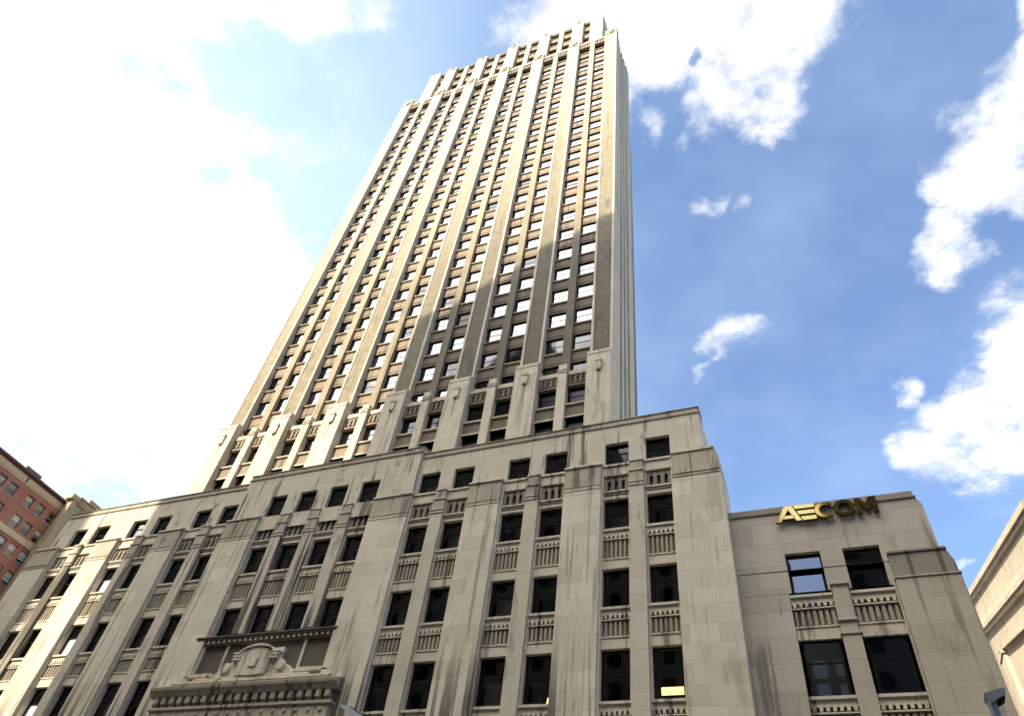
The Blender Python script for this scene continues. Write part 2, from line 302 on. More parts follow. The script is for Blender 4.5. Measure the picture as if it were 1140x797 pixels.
# ------------------------------------------------------------------ mesh helpers
class MB:
    def __init__(s): s.v = []; s.f = []; s.m = []
    def face(s, pts, m=0):
        i = len(s.v); s.v += [tuple(p) for p in pts]; s.f.append(tuple(range(i, i+len(pts)))); s.m.append(m)
    def box(s, x0, x1, y0, y1, z0, z1, m=0):
        i = len(s.v)
        s.v += [(x0, y0, z0), (x1, y0, z0), (x1, y1, z0), (x0, y1, z0), (x0, y0, z1), (x1, y0, z1), (x1, y1, z1), (x0, y1, z1)]
        for q in ((0, 3, 2, 1), (4, 5, 6, 7), (0, 1, 5, 4), (1, 2, 6, 5), (2, 3, 7, 6), (3, 0, 4, 7)):
            s.f.append(tuple(i+k for k in q)); s.m.append(m)
    def prism(s, poly, a0, a1, axis='y', m=0, mside=None):
        # poly of (p,q), counter-clockwise seen from the -axis side; extruded a0 -> a1
        def P(p, q, a): return (p, a, q) if axis == 'y' else ((a, p, q) if axis == 'x' else (p, q, a))
        n = len(poly); i = len(s.v)
        s.v += [P(p, q, a0) for p, q in poly] + [P(p, q, a1) for p, q in poly]
        s.f.append(tuple(range(i, i+n))); s.m.append(m)
        s.f.append(tuple(range(i+2*n-1, i+n-1, -1))); s.m.append(m)
        for k in range(n):
            k2 = (k+1) % n
            s.f.append((i+k, i+n+k, i+n+k2, i+k2)); s.m.append(m if mside is None else mside)
    def tube(s, pts, r, n=10, m=0):
        rings = []
        for k, p in enumerate(pts):
            p = Vector(p); d = (Vector(pts[min(k+1, len(pts)-1)]) - Vector(pts[max(k-1, 0)])).normalized()
            a = d.cross(Vector((0, 1, 0.01))).normalized(); b = d.cross(a); rr = r[k] if isinstance(r, (list, tuple)) else r
            i = len(s.v); s.v += [tuple(p + rr*(math.cos(2*math.pi*j/n)*a + math.sin(2*math.pi*j/n)*b)) for j in range(n)]; rings.append(i)
        for A, B in zip(rings, rings[1:]):
            for j in range(n):
                s.f.append((A+j, A+(j+1) % n, B+(j+1) % n, B+j)); s.m.append(m)
        s.f.append(tuple(rings[0]+j for j in range(n))); s.m.append(m); s.f.append(tuple(rings[-1]+j for j in reversed(range(n)))); s.m.append(m)
    def lathe(s, c, prof, n=12, m=0):       # prof of (r, z)
        i = len(s.v)
        for r, z in prof: s.v += [(c[0]+r*math.cos(2*math.pi*j/n), c[1]+r*math.sin(2*math.pi*j/n), c[2]+z) for j in range(n)]
        for k in range(len(prof)-1):
            for j in range(n):
                s.f.append((i+k*n+j, i+k*n+(j+1) % n, i+(k+1)*n+(j+1) % n, i+(k+1)*n+j)); s.m.append(m)
    def wall(s, x0, x1, z0, z1, y, d, holes, m=0, mrev=None):
        # front sheet at y with rectangular holes (hx0,hx1,hz0,hz1) and reveals d deep
        xs = sorted({x0, x1, *[h[0] for h in holes], *[h[1] for h in holes]}); zs = sorted({z0, z1, *[h[2] for h in holes], *[h[3] for h in holes]})
        for a, b in zip(xs, xs[1:]):
            for c, e in zip(zs, zs[1:]):
                mx, mz = (a+b)/2, (c+e)/2
                if any(h[0] < mx < h[1] and h[2] < mz < h[3] for h in holes): continue
                s.face([(a, y, c), (b, y, c), (b, y, e), (a, y, e)], m)
        mr_ = m if mrev is None else mrev
        for a, b, c, e in holes:
            s.face([(a, y, c), (a, y, e), (a, y+d, e), (a, y+d, c)], mr_); s.face([(b, y, c), (b, y+d, c), (b, y+d, e), (b, y, e)], mr_)
            s.face([(a, y, c), (a, y+d, c), (b, y+d, c), (b, y, c)], mr_); s.face([(a, y, e), (b, y, e), (b, y+d, e), (a, y+d, e)], mr_)
        s.face([(x0, y, z0), (x0, y, z1), (x0, y+d, z1), (x0, y+d, z0)], m); s.face([(x1, y, z0), (x1, y+d, z0), (x1, y+d, z1), (x1, y, z1)], m)
        s.face([(x0, y, z1), (x1, y, z1), (x1, y+d, z1), (x0, y+d, z1)], m)
    def mesh(s, name, mats):
        me = bpy.data.meshes.new(name); me.from_pydata(s.v, [], s.f); me.update()
        for q in mats: me.materials.append(q)
        for p, q in zip(me.polygons, s.m): p.material_index = q
        return me
    def build(s, name, mats, parent=None, loc=(0, 0, 0), bevel=0.0):
        if not isinstance(mats, (list, tuple)): mats = [mats]
        o = bpy.data.objects.new(name, s.mesh(name, mats)); COL.objects.link(o); o.location = loc
        if parent: o.parent = parent
        if bevel:
            b = o.modifiers.new('bevel', 'BEVEL'); b.width = bevel; b.segments = 1; b.limit_method = 'ANGLE'; b.angle_limit = math.radians(50)
        return o
def inst(name, me, parent, loc):
    o = bpy.data.objects.new(name, me); COL.objects.link(o); o.location = loc; o.parent = parent; return o
def thing(name, label, cat, loc=(0, 0, 0), group=None):
    o = bpy.data.objects.new(name, None); COL.objects.link(o); o.location = loc; o['label'] = label; o['category'] = cat
    if group: o['group'] = group
    return o
def tag(o, label, cat, group=None):
    o['label'] = label; o['category'] = cat
    if group: o['group'] = group
    return o
def _off(parent):
    v = Vector((0, 0, 0))
    while parent is not None: v += parent.location; parent = parent.parent
    return v
_build = MB.build
def build_world(s, name, mats, parent=None, loc=(0, 0, 0), bevel=0.0):
    return _build(s, name, mats, parent, tuple(Vector(loc) - _off(parent)), bevel)
MB.build = build_world
def put(name, me, parent, loc):             # shared mesh placed in world coordinates
    return inst(name, me, parent, tuple(Vector(loc) - _off(parent)))

# ------------------------------------------------------------------ ground
def struct(name, mb, m):
    o = mb.build(name, m); o['kind'] = 'structure'; return o
g = MB(); g.box(-1500, 1500, -1500, 1500, -1.0, -0.15); struct('ground', g, M_ASPH)
g = MB(); g.box(-900, 900, -29.0, -6.5, -0.146, -0.142); struct('road', g, M_ASPH)
g = MB(); g.box(-49, 17.5, -6.5, 40, -0.15, 0.0); struct('pavement', g, M_PAVE)
g = MB(); g.box(-120, 60, -51.9, -29.0, -0.15, 0.0); struct('pavement', g, M_PAVE)
g = MB()
for k in range(-20, 20): g.box(k*6, k*6+3, -17.9, -17.75, -0.14, -0.136)
struct('road_marking', g, M_PAINT)

# ------------------------------------------------------------------ the skyscraper: base
sky_root = thing('skyscraper', 'tall pale limestone art deco skyscraper with vertical piers rising from a broad stepped base', 'skyscraper')
P = 6.4; WW = 1.46; SAB = 2.498; XC = -20.49; CS = 2.578
BAYS = {'R3': 0.0, 'R2': -P, 'R1': -2*P, 'L1': -32.14, 'L2': -38.54, 'L3': -44.94}
LEV = {'A': (29.16, 30.93), '5': (24.64, 26.69), '4': (20.0, 22.2), '3': (15.37, 17.86), '2': (10.7, 13.1)}
CX = [XC + (i-1.5)*CS - WW/2 for i in range(4)]
rnd = random.Random(3)

_wm = {}
def window_meshes(w, h):
    k = (round(w, 3), round(h, 3))
    if k in _wm: return _wm[k]
    f = MB(); t = 0.07
    f.box(0, t, 0, .08, 0, h); f.box(w-t, w, 0, .08, 0, h); f.box(t, w-t, 0, .08, 0, t); f.box(t, w-t, 0, .08, h-t, h)
    zt = h*0.60
    f.box(t, w-t, .012, .07, zt-.035, zt+.035)
    f.box(t, t+.05, .02, .06, t, zt-.035); f.box(w-t-.05, w-t, .02, .06, t, zt-.035); f.box(t+.05, w-t-.05, .02, .06, t, t+.05)
    p = MB(); p.face([(t, .045, t), (w-t, .045, t), (w-t, .045, h-t), (t, .045, h-t)])
    _wm[k] = (f.mesh('window_frame_mesh', [M_FRAME]), p.mesh('pane_mesh', [M_GLASS])); return _wm[k]
def window(x, y, z, w, h, glassmat=None, inside='auto', label=None):
    fm, pm = window_meshes(w, h)
    o = put('window', fm, sky_root, (x, y, z))
    if label: o['label'] = label
    if glassmat:
        pm2 = pm.copy(); pm2.materials.clear(); pm2.materials.append(glassmat); pm = pm2
    if inside == 'white':                   # lower sash thrown up, the blind hangs in the opening
        q = MB(); q.face([(.07, .045, h*.62), (w-.07, .045, h*.62), (w-.07, .045, h-.07), (.07, .045, h-.07)]); put('pane', q.mesh('upper_pane_mesh', [M_GLASS]), o, (x, y, z))
    else: put('pane', pm, o, (x, y, z))
    if inside == 'auto': inside = rnd.choice(['drape', 'drape', 'blind', 'sash', 'drape2', None])
    b = MB(); yy = .30
    if inside == 'drape':
        a = rnd.uniform(.25, .5)*w; b.box(x+a, x+a+rnd.uniform(.25, .4)*w, y+yy, y+yy+.03, z+.05, z+h*rnd.uniform(.55, .62)); b.build('curtain', M_DRAPE2, o)
    elif inside == 'drape2':
        b.box(x+.12*w, x+.42*w, y+yy, y+yy+.03, z+.05, z+h*.6); b.box(x+.72*w, x+.9*w, y+yy, y+yy+.03, z+.05, z+h*.6); b.build('curtain', M_DRAPE2, o)
    elif inside == 'blind':
        b.box(x+.06*w, x+.94*w, y+yy, y+yy+.02, z+h*.06, z+h*.58); b.build('blind', M_DRAPE2, o)
    elif inside == 'sash':
        b.box(x+.2*w, x+.8*w, y+yy, y+yy+.02, z+h*.08, z+h*.55); b.build('blind', M_DRAPE, o)
    elif inside == 'white':
        b.box(x+.05*w, x+.95*w, y+.065, y+.075, z+h*.04, z+h*.60); b.build('blind', M_BLIND, o)
    elif inside == 'strip':
        b.box(x+.15*w, x+.86*w, y+.5, y+.6, z+h*.22, z+h*.35); b.build('light', M_LIGHT, o)
    elif inside == 'low':
        b.box(x+.12*w, x+.62*w, y+.5, y+.6, z+h*.10, z+h*.13); b.build('light', M_LIGHT, o)
    elif inside == 'lamp':
        b.prism([(x+.72*w, z+h*.12), (x+.92*w, z+h*.12), (x+.88*w, z+h*.24), (x+.76*w, z+h*.24)], y+.4, y+.5); b.build('light', M_LIGHT, o)
        b = MB(); b.box(x+.12*w, x+.5*w, y+yy+.3, y+yy+.33, z+.05, z+h*.58); b.build('curtain', M_DRAPE2, o)
    elif inside == 'spot':
        b.box(x+.82*w, x+.92*w, y+.2, y+.3, z+h*.06, z+h*.11); b.build('light', M_LIGHT, o)
    return o

_sp = {}
def spandrel_mesh(w, h, seed=0):
    k = (round(w, 3), round(h, 3), seed)
    if k in _sp: return _sp[k]
    b = MB(); c = w/2; D = .55
    b.box(-c, c, -.09, D, -.13, 0, 1)                                   # sill
    b.box(-c, c, 0, D, -.42, -.13, 1)
    n = 7
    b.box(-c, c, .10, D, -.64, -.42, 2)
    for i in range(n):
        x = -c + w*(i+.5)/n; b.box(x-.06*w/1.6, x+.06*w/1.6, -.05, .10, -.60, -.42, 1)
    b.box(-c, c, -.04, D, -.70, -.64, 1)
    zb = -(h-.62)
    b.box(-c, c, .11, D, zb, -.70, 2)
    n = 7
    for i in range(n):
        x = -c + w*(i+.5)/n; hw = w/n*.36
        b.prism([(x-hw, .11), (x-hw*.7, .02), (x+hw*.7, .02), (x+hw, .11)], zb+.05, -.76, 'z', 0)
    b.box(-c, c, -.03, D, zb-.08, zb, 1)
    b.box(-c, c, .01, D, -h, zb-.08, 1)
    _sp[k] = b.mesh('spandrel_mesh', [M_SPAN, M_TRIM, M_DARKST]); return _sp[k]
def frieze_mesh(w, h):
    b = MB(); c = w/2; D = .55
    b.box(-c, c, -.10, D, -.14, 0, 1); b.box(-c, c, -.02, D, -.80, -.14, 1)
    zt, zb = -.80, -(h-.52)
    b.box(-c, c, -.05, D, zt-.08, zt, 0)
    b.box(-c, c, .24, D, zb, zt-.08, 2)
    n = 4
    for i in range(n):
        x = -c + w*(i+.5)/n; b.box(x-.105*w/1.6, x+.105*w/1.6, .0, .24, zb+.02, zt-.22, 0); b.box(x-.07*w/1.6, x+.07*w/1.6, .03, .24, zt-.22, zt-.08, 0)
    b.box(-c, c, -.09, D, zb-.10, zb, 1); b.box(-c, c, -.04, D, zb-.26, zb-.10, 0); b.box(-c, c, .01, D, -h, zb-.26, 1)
    return b.mesh('frieze_mesh', [M_FRIEZE, M_TRIM, M_BLACKST])

YW = .26
def col_fill(cx, levels, y=0.0, w=1.70, frieze=True, seed=0):
    # spandrels between the listed levels of one window column (top to bottom)
    if frieze:
        fh = LEV['A'][0] - LEV['5'][1]
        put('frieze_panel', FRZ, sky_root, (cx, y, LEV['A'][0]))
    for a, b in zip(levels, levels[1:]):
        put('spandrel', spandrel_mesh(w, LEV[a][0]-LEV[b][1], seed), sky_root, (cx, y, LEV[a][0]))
FRZ = frieze_mesh(1.70, LEV['A'][0]-LEV['5'][1])

special = {('R3', 1, '3'): ('strip', 'window with a warm orange light inside'), ('R3', 0, '3'): ('low', None), ('R2', 1, '3'): ('lamp', None), ('R2', 1, '5'): ('spot', None),
           ('L2', 0, '5'): ('white', 'window with a white blind catching the sun'), ('L2', 0, '4'): ('white', 'window with a white blind catching the sun'), ('L2', 0, '3'): ('white', 'window with a white blind catching the sun')}
for b, xa in BAYS.items():
    for c in (0, 1):
        x = xa + c*SAB
        for l in ('A', '5', '4', '3'):
            z0, z1 = LEV[l]; ins, lab = special.get((b, c, l), ('auto', None))
            window(x, YW+(.08 if l == 'A' else 0), z0, WW, z1-z0, None, ins, lab)
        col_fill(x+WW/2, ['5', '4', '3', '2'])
for i, x in enumerate(CX):
    for l in ('A', '5', '4'):
        z0, z1 = LEV[l]; window(x, YW-(.12 if l == 'A' else 0), z0, WW, z1-z0)
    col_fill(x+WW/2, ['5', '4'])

def pier(x0, x1, ztop=29.2, y=-.35, back=.6, inset=.10, capin=0.0, xl=None, xr=None, mat_=None):
    b = MB(); a0, a1 = x0+inset, x1-inset
    b.box(a0, a1, y, back, 0, 27.30); 
    b.box(a0-.012, a1+.012, y-.018, back, 27.30, 27.36, 1); b.box(a0+.006, a1-.006, y+.008, back, 27.36, 27.54, 1); b.box(a0-.012, a1+.012, y-.018, back, 27.54, 27.60, 1)
    b.box(a0+capin, a1-capin, y+.01, back, 27.60, ztop-.20, 2)
    b.prism([(y-.07, ztop-.20), (y-.07, ztop-.08), (y+.10, ztop+.05), (back, ztop+.05), (back, ztop-.20)][::-1], a0-.05+capin, a1+.05-capin, 'x', 1)
    if inset: b.box(x0, x1, y+.20, back-.02, 0, 28.9)
    return b.build('pier', [M_STONE, M_TRIM, M_SOOTY], sky_root, bevel=.025)
edges = [(-2.44, 0), (-8.84, -6.4), (-15.89, -12.8), (-28.18, -25.09), (-34.58, -32.14), (-40.98, -38.54)]
for a, b in edges: pier(a, b)
# corner piers, a little wider at the foot than at the cap, returning round the corner
for sgn in (1, -1):
    X = (lambda x: x) if sgn > 0 else (lambda x: 2*XC - x)
    b = MB()
    def bx(x0, x1, *r): a, c = sorted((X(x0), X(x1))); b.box(a, c, *r)
    pts = lambda q: [(X(p), z) for p, z in q][::sgn]
    b.prism(pts([(4.06, 0), (6.88, 0), (6.82, 16), (6.72, 27.3), (4.06, 27.3)]), -.35, 2.4, 'y', 0)
    bx(4.03, 6.73, -.39, 2.4, 27.30, 27.40, 1); bx(4.08, 6.68, -.33, 2.4, 27.40, 27.52, 1); bx(4.03, 6.73, -.39, 2.4, 27.52, 27.60, 1)
    b.prism(pts([(4.08, 27.60), (6.70, 27.60), (6.66, 28.55), (6.50, 29.0), (4.08, 29.0)]), -.33, 2.4, 'y', 2)
    b.prism(pts([(4.03, 29.0), (6.52, 29.0), (6.46, 29.2), (4.03, 29.2)]), -.40, 2.4, 'y', 1)
    bx(3.96, 5.0, -.15, .58, 0, 28.9, 0)
    b.build('corner_pier', [M_STONE, M_TRIM, M_SOOTY], sky_root, bevel=.03)

def mullion(x0, x1, z0=0.0, y=-.20, ztop=29.35):
    b = MB(); c = (x0+x1)/2; hw = .43
    b.box(c-hw, c+hw, y, .55, z0, 27.28); b.box(x0, c-hw-.001, y+.16, .53, z0, 28.6); b.box(c+hw+.001, x1, y+.16, .53, z0, 28.6)
    b.box(c-hw-.03, c+hw+.03, y-.05, .55, 27.28, 27.40, 1); b.box(c-hw+.03, c+hw-.03, y+.01, .55, 27.40, 27.52, 1); b.box(c-hw-.03, c+hw+.03, y-.05, .55, 27.52, 27.62, 1)
    b.box(c-hw, c+hw, y-.02, .55, 27.62, 28.32, 2); b.box(c-hw-.04, c+hw+.04, y-.08, .55, 28.32, 28.42, 1)
    b.prism([(y-.01, 28.42), (y-.01, ztop-.25), (.06, ztop), (.55, ztop), (.55, 28.42)][::-1], c-hw+.04, c+hw-.04, 'x', 2)
    b.box(c-hw, c+hw, y-.06, .10, ztop-.30, ztop-.18, 1)
    return b.build('mullion', [M_STAIN, M_TRIM, M_SOOTY], sky_root, bevel=.02)
for b, xa in BAYS.items(): mullion(xa+WW, xa+SAB)
for i in range(3): mullion(CX[i]+WW, CX[i+1], 20.3)

# attic storey: right, left and the raised, forward centre
def attic(x0, x1, z1, y, cols, name='attic_wall'):
    b = MB(); holes = [(x, x+WW, *LEV['A']) for x in cols if x0 < x < x1]
    b.wall(x0, x1, 28.0, z1-.55, y, .34, holes, 0, 0)
    b.build(name, [M_ATTIC], sky_root)
    c = MB()
    c.box(x0-.02, x1+.02, y-.07, 1.2, z1-.55, z1-.42, 0); c.box(x0+.02, x1-.02, y+.01, 1.2, z1-.42, z1-.10, 1)
    c.prism([(y-.05, z1-.10), (y-.05, z1-.02), (y+.25, z1+.06), (1.2, z1+.06), (1.2, z1-.10)][::-1], x0-.03, x1+.03, 'x', 0)
    c.build('coping', [M_SOOTY, M_SOOTY], sky_root, bevel=.03)
acols = [xa+c*SAB for xa in BAYS.values() for c in (0, 1)]
attic(-13.05, 5.82, 32.85, .08, acols); attic(-46.80, -27.93, 32.85, .08, acols); attic(-27.93, -13.05, 33.35, -.12, CX)
b = MB(); b.box(-46.75, 5.77, .46, 30, 31.6, 32.1); b.build('roof', M_ROOF, sky_root)
for sx in ((5.4, 5.79), (-46.77, -46.4)): b = MB(); b.box(*sx, .45, 30, 0, 32.5); b.build('side_wall', M_ATTIC, sky_root)
# rooms behind the glass and the plain lower storeys
b = MB(); b.box(-46.3, 5.3, 2.2, 2.4, 0, 31.5)
for z in (14.0, 18.9, 23.3, 27.8): b.box(-46.3, 5.3, .60, 2.2, z, z+.25)
b.build('room_backdrop', M_ROOM, sky_root)
b = MB(); b.box(-46.7, 5.6, .2, .5, 0, 10.6); b.box(XC-6.9, XC+6.9, .05, .5, 10.6, 20.0); b.build('base_wall', M_STONE, sky_root)

# ------------------------------------------------------------------ entrance hood under the centre bay
e = MB()
e.box(-25.85, -15.55, -.42, .3, 20.02, 20.12); e.box(-25.8, -15.6, -.36, .3, 19.90, 20.02)
for i in range(26): x = -25.75+i*.395; e.box(x, x+.2, -.30, .05, 19.74, 19.90, 1)
e.box(-25.7, -15.65, -.22, .05, 19.62, 19.74)
e.build('sill_cornice', [M_DARKST, M_TRIM], sky_root, bevel=.02)
e = MB()
for x0, x1 in ((-25.7, -23.4), (-23.25, -17.75), (-17.6, -15.3)): e.box(x0, x1, -.02, .05, 17.75, 19.6, 1)
for x in (-25.85, -23.4, -17.75, -15.3): e.box(x, x+.15, -.12, .05, 17.5, 19.62, 0)
e.build('sooty_panel', [M_TRIM, M_DARKST], sky_root)
e = MB()                                     # main cornice with modillions, frieze and studded architrave
X0, X1 = XC-6.45, XC+6.45
e.prism([(-1.02, 16.66), (-1.06, 16.86), (-.1, 17.14), (.05, 17.14), (.05, 16.35), (-.82, 16.35), (-.90, 16.52)][::-1], X0, X1, 'x', 0)
n = 21
for i in range(n):
    x = X0+.25+(X1-X0-.5)*(i+.5)/n; e.box(x-.17, x+.17, -.82, -.45, 15.95, 16.34, 0); e.box(x-.13, x+.13, -.74, -.45, 15.82, 15.95, 0)
e.box(X0+.3, X1-.3, -.58, .05, 15.80, 16.34, 1); e.box(X0+.2, X1-.2, -.76, .05, 15.62, 15.80, 0); e.box(X0+.35, X1-.35, -.66, .05, 15.05, 15.62, 0)
for i in range(16):
    x = X0+.8+(X1-X0-1.6)*i/15
    e.prism([(x+.11*math.cos(t*math.pi/4), 15.36+.11*math.sin(t*math.pi/4)) for t in range(8)], -.74, -.66, 'y', 0)
e.box(X0+.3, X1-.3, -.72, .05, 14.9, 15.05, 0); e.box(X0+.5, X0+2.2, -.6, .05, 0, 14.9, 0); e.box(X1-2.2, X1-.5, -.6, .05, 0, 14.9, 0); e.box(X0+2.2, X1-2.2, -.45, .05, 11.0, 14.9, 0)
e.build('entrance_cornice', [M_SOOTY, M_DARKST], sky_root, bevel=.03)
e = MB()                                     # crest: shield block flanked by scrolls on a stepped plinth
e.box(XC-5.6, XC+5.6, -.6, .05, 17.14, 17.30); e.box(XC-4.1, XC+4.1, -.55, .05, 17.30, 17.45)
arch = [(XC-1.05, 17.45), (XC+1.05, 17.45), (XC+1.15, 18.66)] + [(XC+1.15*math.cos(t), 18.66+.42*math.sin(t)) for t in [math.pi*k/10 for k in range(1, 10)]] + [(XC-1.15, 18.66)]
e.prism(arch, -.62, .05, 'y')
e.prism([(XC+(x-XC)*1.0, z) for x, z in [(XC-1.32, 18.66), (XC-1.2, 18.66)] ] + [(XC-1.2*math.cos(t), 18.66+.46*math.sin(t)) for t in [math.pi*k/10 for k in range(1, 10)]] + [(XC+1.2, 18.66), (XC+1.32, 18.66)] + [(XC+1.32*math.cos(t), 18.66+.62*math.sin(t)) for t in [math.pi*k/10 for k in range(1, 10)]], -.70, .05, 'y')
e.box(XC-.26, XC+.26, -.68, -.6, 17.9, 18.36); e.box(XC-1.62, XC+1.62, -.30, .05, 17.45, 19.15)
for s in (-1, 1):
    for zz in (18.42, 18.60, 18.78): 
        a, c = sorted((XC+s*1.0, XC+s*1.62)); e.box(a, c, -.66, .05, zz-.07, zz+.06)
    pl = [(XC+s*1.1, 17.45), (XC+s*2.9, 17.45), (XC+s*2.5, 17.95), (XC+s*1.9, 18.2), (XC+s*1.55, 18.65), (XC+s*1.1, 18.65)]
    e.prism(pl if s > 0 else pl[::-1], -.45, .05, 'y')
    ring = [(XC+s*1.95+.30*math.cos(t), 17.98+.30*math.sin(t)) for t in [2*math.pi*k/12 for k in range(12)]]; e.prism(ring, -.58, -.4, 'y')
    tri = [(XC+s*2.4, 17.6), (XC+s*5.4, 17.6), (XC+s*4.6, 17.82), (XC+s*3.2, 17.86)]; e.prism(tri if s > 0 else tri[::-1], -.35, .05, 'y')
e.build('crest', M_TRIM, sky_root, bevel=.03)

# ------------------------------------------------------------------ wing on the right
WX = [(9.14, 1.60), (11.75, 1.60)]
b = MB()
holes = [(8.95, 10.92, 0, 22.2), (11.60, 13.50, 0, 22.2)]
zt = 24.55
b.wall(6.6, 15.55, 21.30, zt, .32, .35, [(x, x+w, LEV['4'][0]+1.3, LEV['4'][1]) for x, w in []] + [(9.14, 10.74, 21.30, 22.2), (11.75, 13.35, 21.30, 22.2)], 0)
b.wall(6.6, 15.55, 20.12, 21.27, .34, .33, [(9.14, 10.74, 20.12, 21.27), (11.75, 13.35, 20.12, 21.27)], 0)
b.wall(6.6, 15.55, 0, 20.09, .32, .35, [(9.0, 10.86, .01, 20.09), (11.63, 13.47, .01, 20.09)], 0)

b.build('wing_wall', [M_WING], sky_root)
b = MB(); b.box(6.62, 15.58, .24, 1.0, zt, zt+.14, 0); b.prism([(.30, zt+.14), (.30, zt+.42), (.42, zt+.50), (1.0, zt+.50), (1.0, zt+.14)][::-1], 6.62, 15.50, 'x', 0)
b.build('wing_coping', [M_SOOTY2], sky_root, bevel=.03)
b = MB()
b.prism([(15.55, 21.0), (15.80, 21.0), (15.74, 24.2), (15.52, 24.6), (15.52, 21.0)], .34, 6, 'y'); b.box(15.2, 15.6, .67, 30, 0, 24.5); b.box(6.6, 15.3, .67, 30, 24.0, 24.3)
b.build('wing_side', [M_WING], sky_root)
for (x, w) in WX:
    for l in ('4', '3'):
        z0, z1 = LEV[l]; window(x, .56, z0, w, z1-z0, M_GLASS_W, None)
    cx = x+w/2
    put('spandrel', spandrel_mesh(1.84, LEV['4'][0]-LEV['3'][1], 5), sky_root, (cx, .40, LEV['4'][0])); put('spandrel', spandrel_mesh(1.84, LEV['3'][0]-LEV['2'][1], 6), sky_root, (cx, .40, LEV['3'][0]))
b = MB(); b.box(10.86, 11.63, .20, .66, 0, 17.9); b.box(10.80, 11.69, .14, .66, 17.9, 18.02); b.box(10.90, 11.59, .19, .66, 18.02, 18.5); b.box(10.83, 11.66, .10, .66, 18.5, 18.62); b.box(10.92, 11.57, .17, .66, 18.62, 20.25); b.box(10.84, 11.65, .08, .66, 20.25, 20.42)
b.build('wing_pilaster', [M_WING, M_TRIM], sky_root, bevel=.02)
b = MB(); b.prism([(13.58, 0), (16.45, 0), (16.22, 14), (16.18, 20.2), (13.58, 20.2)], .0, 6, 'y', 0); b.box(13.54, 16.22, -.05, 6, 20.2, 20.3, 0)
b.prism([(13.6, 20.3), (16.16, 20.3), (16.12, 20.9), (15.95, 21.45), (13.6, 21.45)], .02, 6, 'y', 1); b.prism([(13.55, 21.45), (15.99, 21.45), (15.93, 21.60), (13.55, 21.60)], -.05, 6, 'y', 1)
b.box(13.47, 13.58, .2, .66, 0, 20.1, 0)
b.build('wing_corner_pier', [M_WING, M_SOOTY2], sky_root, bevel=.03)
b = MB(); b.box(6.8, 15.1, 2.2, 2.4, 0, 24); b.box(6.8, 15.1, .68, 2.2, 19.0, 19.25); b.box(6.8, 15.1, .68, 2.2, 23.2, 23.4); b.build('wing_backdrop', M_ROOM, sky_root)

# ------------------------------------------------------------------ tower
PC = [-1.9-6.183*(6-i) for i in range(7)]
H = 3.557; Z = [46.56+H*(k-1) for k in range(0, 22)]     # sill heights, k = 0 is half hidden behind the lower block
ROUGHW = .72
TW = 1.62
def tcols(i):                                              # the two window columns of tower bay i (between piers i and i+1)
    c = (PC[i]+PC[i+1])/2; return (c-1.19-TW/2, c+1.19-TW/2)
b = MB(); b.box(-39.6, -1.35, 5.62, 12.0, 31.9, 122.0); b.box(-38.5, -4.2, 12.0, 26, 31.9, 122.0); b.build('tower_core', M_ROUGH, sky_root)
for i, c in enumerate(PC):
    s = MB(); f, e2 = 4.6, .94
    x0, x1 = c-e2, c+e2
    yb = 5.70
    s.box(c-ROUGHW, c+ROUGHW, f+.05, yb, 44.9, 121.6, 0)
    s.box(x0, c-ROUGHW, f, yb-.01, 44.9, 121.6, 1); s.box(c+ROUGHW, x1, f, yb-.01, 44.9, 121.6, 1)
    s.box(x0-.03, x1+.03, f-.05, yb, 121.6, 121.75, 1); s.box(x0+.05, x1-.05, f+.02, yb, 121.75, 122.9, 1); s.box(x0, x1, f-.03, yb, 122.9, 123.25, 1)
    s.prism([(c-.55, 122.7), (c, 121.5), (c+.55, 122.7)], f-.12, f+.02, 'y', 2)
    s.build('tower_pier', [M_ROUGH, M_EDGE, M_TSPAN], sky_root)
    k = MB(); f = 4.05; e2 = 1.01
    k.box(c-e2, c+e2, f, 5.4, 31.9, 44.35, 0); k.box(c-e2-.02, c+e2+.02, f-.03, 5.4, 44.35, 44.45, 0)
    k.prism([(f+.02, 44.45), (f+.02, 44.75), (f+.25, 45.0), (5.0, 45.05), (5.0, 44.45)][::-1], c-e2+.02, c+e2-.02, 'x', 0)
    blk = k.build('pier_block', [M_CLEAN], sky_root, bevel=.03)
    k = MB()                                               # small stone boss with a drip below
    k.prism([(c-.24, 42.55), (c-.12, 42.3), (c+.12, 42.3), (c+.24, 42.55), (c+.24, 43.3), (c-.24, 43.3)], f-.16, f+.01, 'y', 0); k.box(c-.28, c+.28, f-.2, f+.01, 43.3, 43.42, 0); k.box(c-.2, c+.2, f-.14, f+.01, 43.5, 43.62, 0)
    k.build('boss', [M_CLEAN], blk)
# side elevation of the tower (right and left), pilasters between recessed strips
for sgn in (1, -1):
    s = MB()
    def bx(x0, x1, y0, y1, z0, z1, m):
        if sgn < 0: x0, x1 = 2*XC-x1, 2*XC-x0
        s.box(x0, x1, y0, y1, z0, z1, m)
    bx(-1.5, -.95, 4.85, 6.3, 31.9, 44.3, 0)
    bx(-2.0, -1.0, 5.71, 6.5, 31.9, 121.8, 1)
    for y0, y1, xx in ((6.95, 7.55, -1.14), (8.05, 8.65, -1.08), (9.15, 9.75, -1.03), (10.35, 11.9, -.98)): bx(-2.0, xx, y0, y1, 31.9, 121.8, 1)
    for y0, y1 in ((6.5, 6.95), (7.55, 8.05), (8.65, 9.15)):
        for z in Z: bx(-1.9, -1.29, y0, y1, z-.14, z, 0)
    s.build('side_pier', [M_CLEAN, M_EDGE], sky_root)
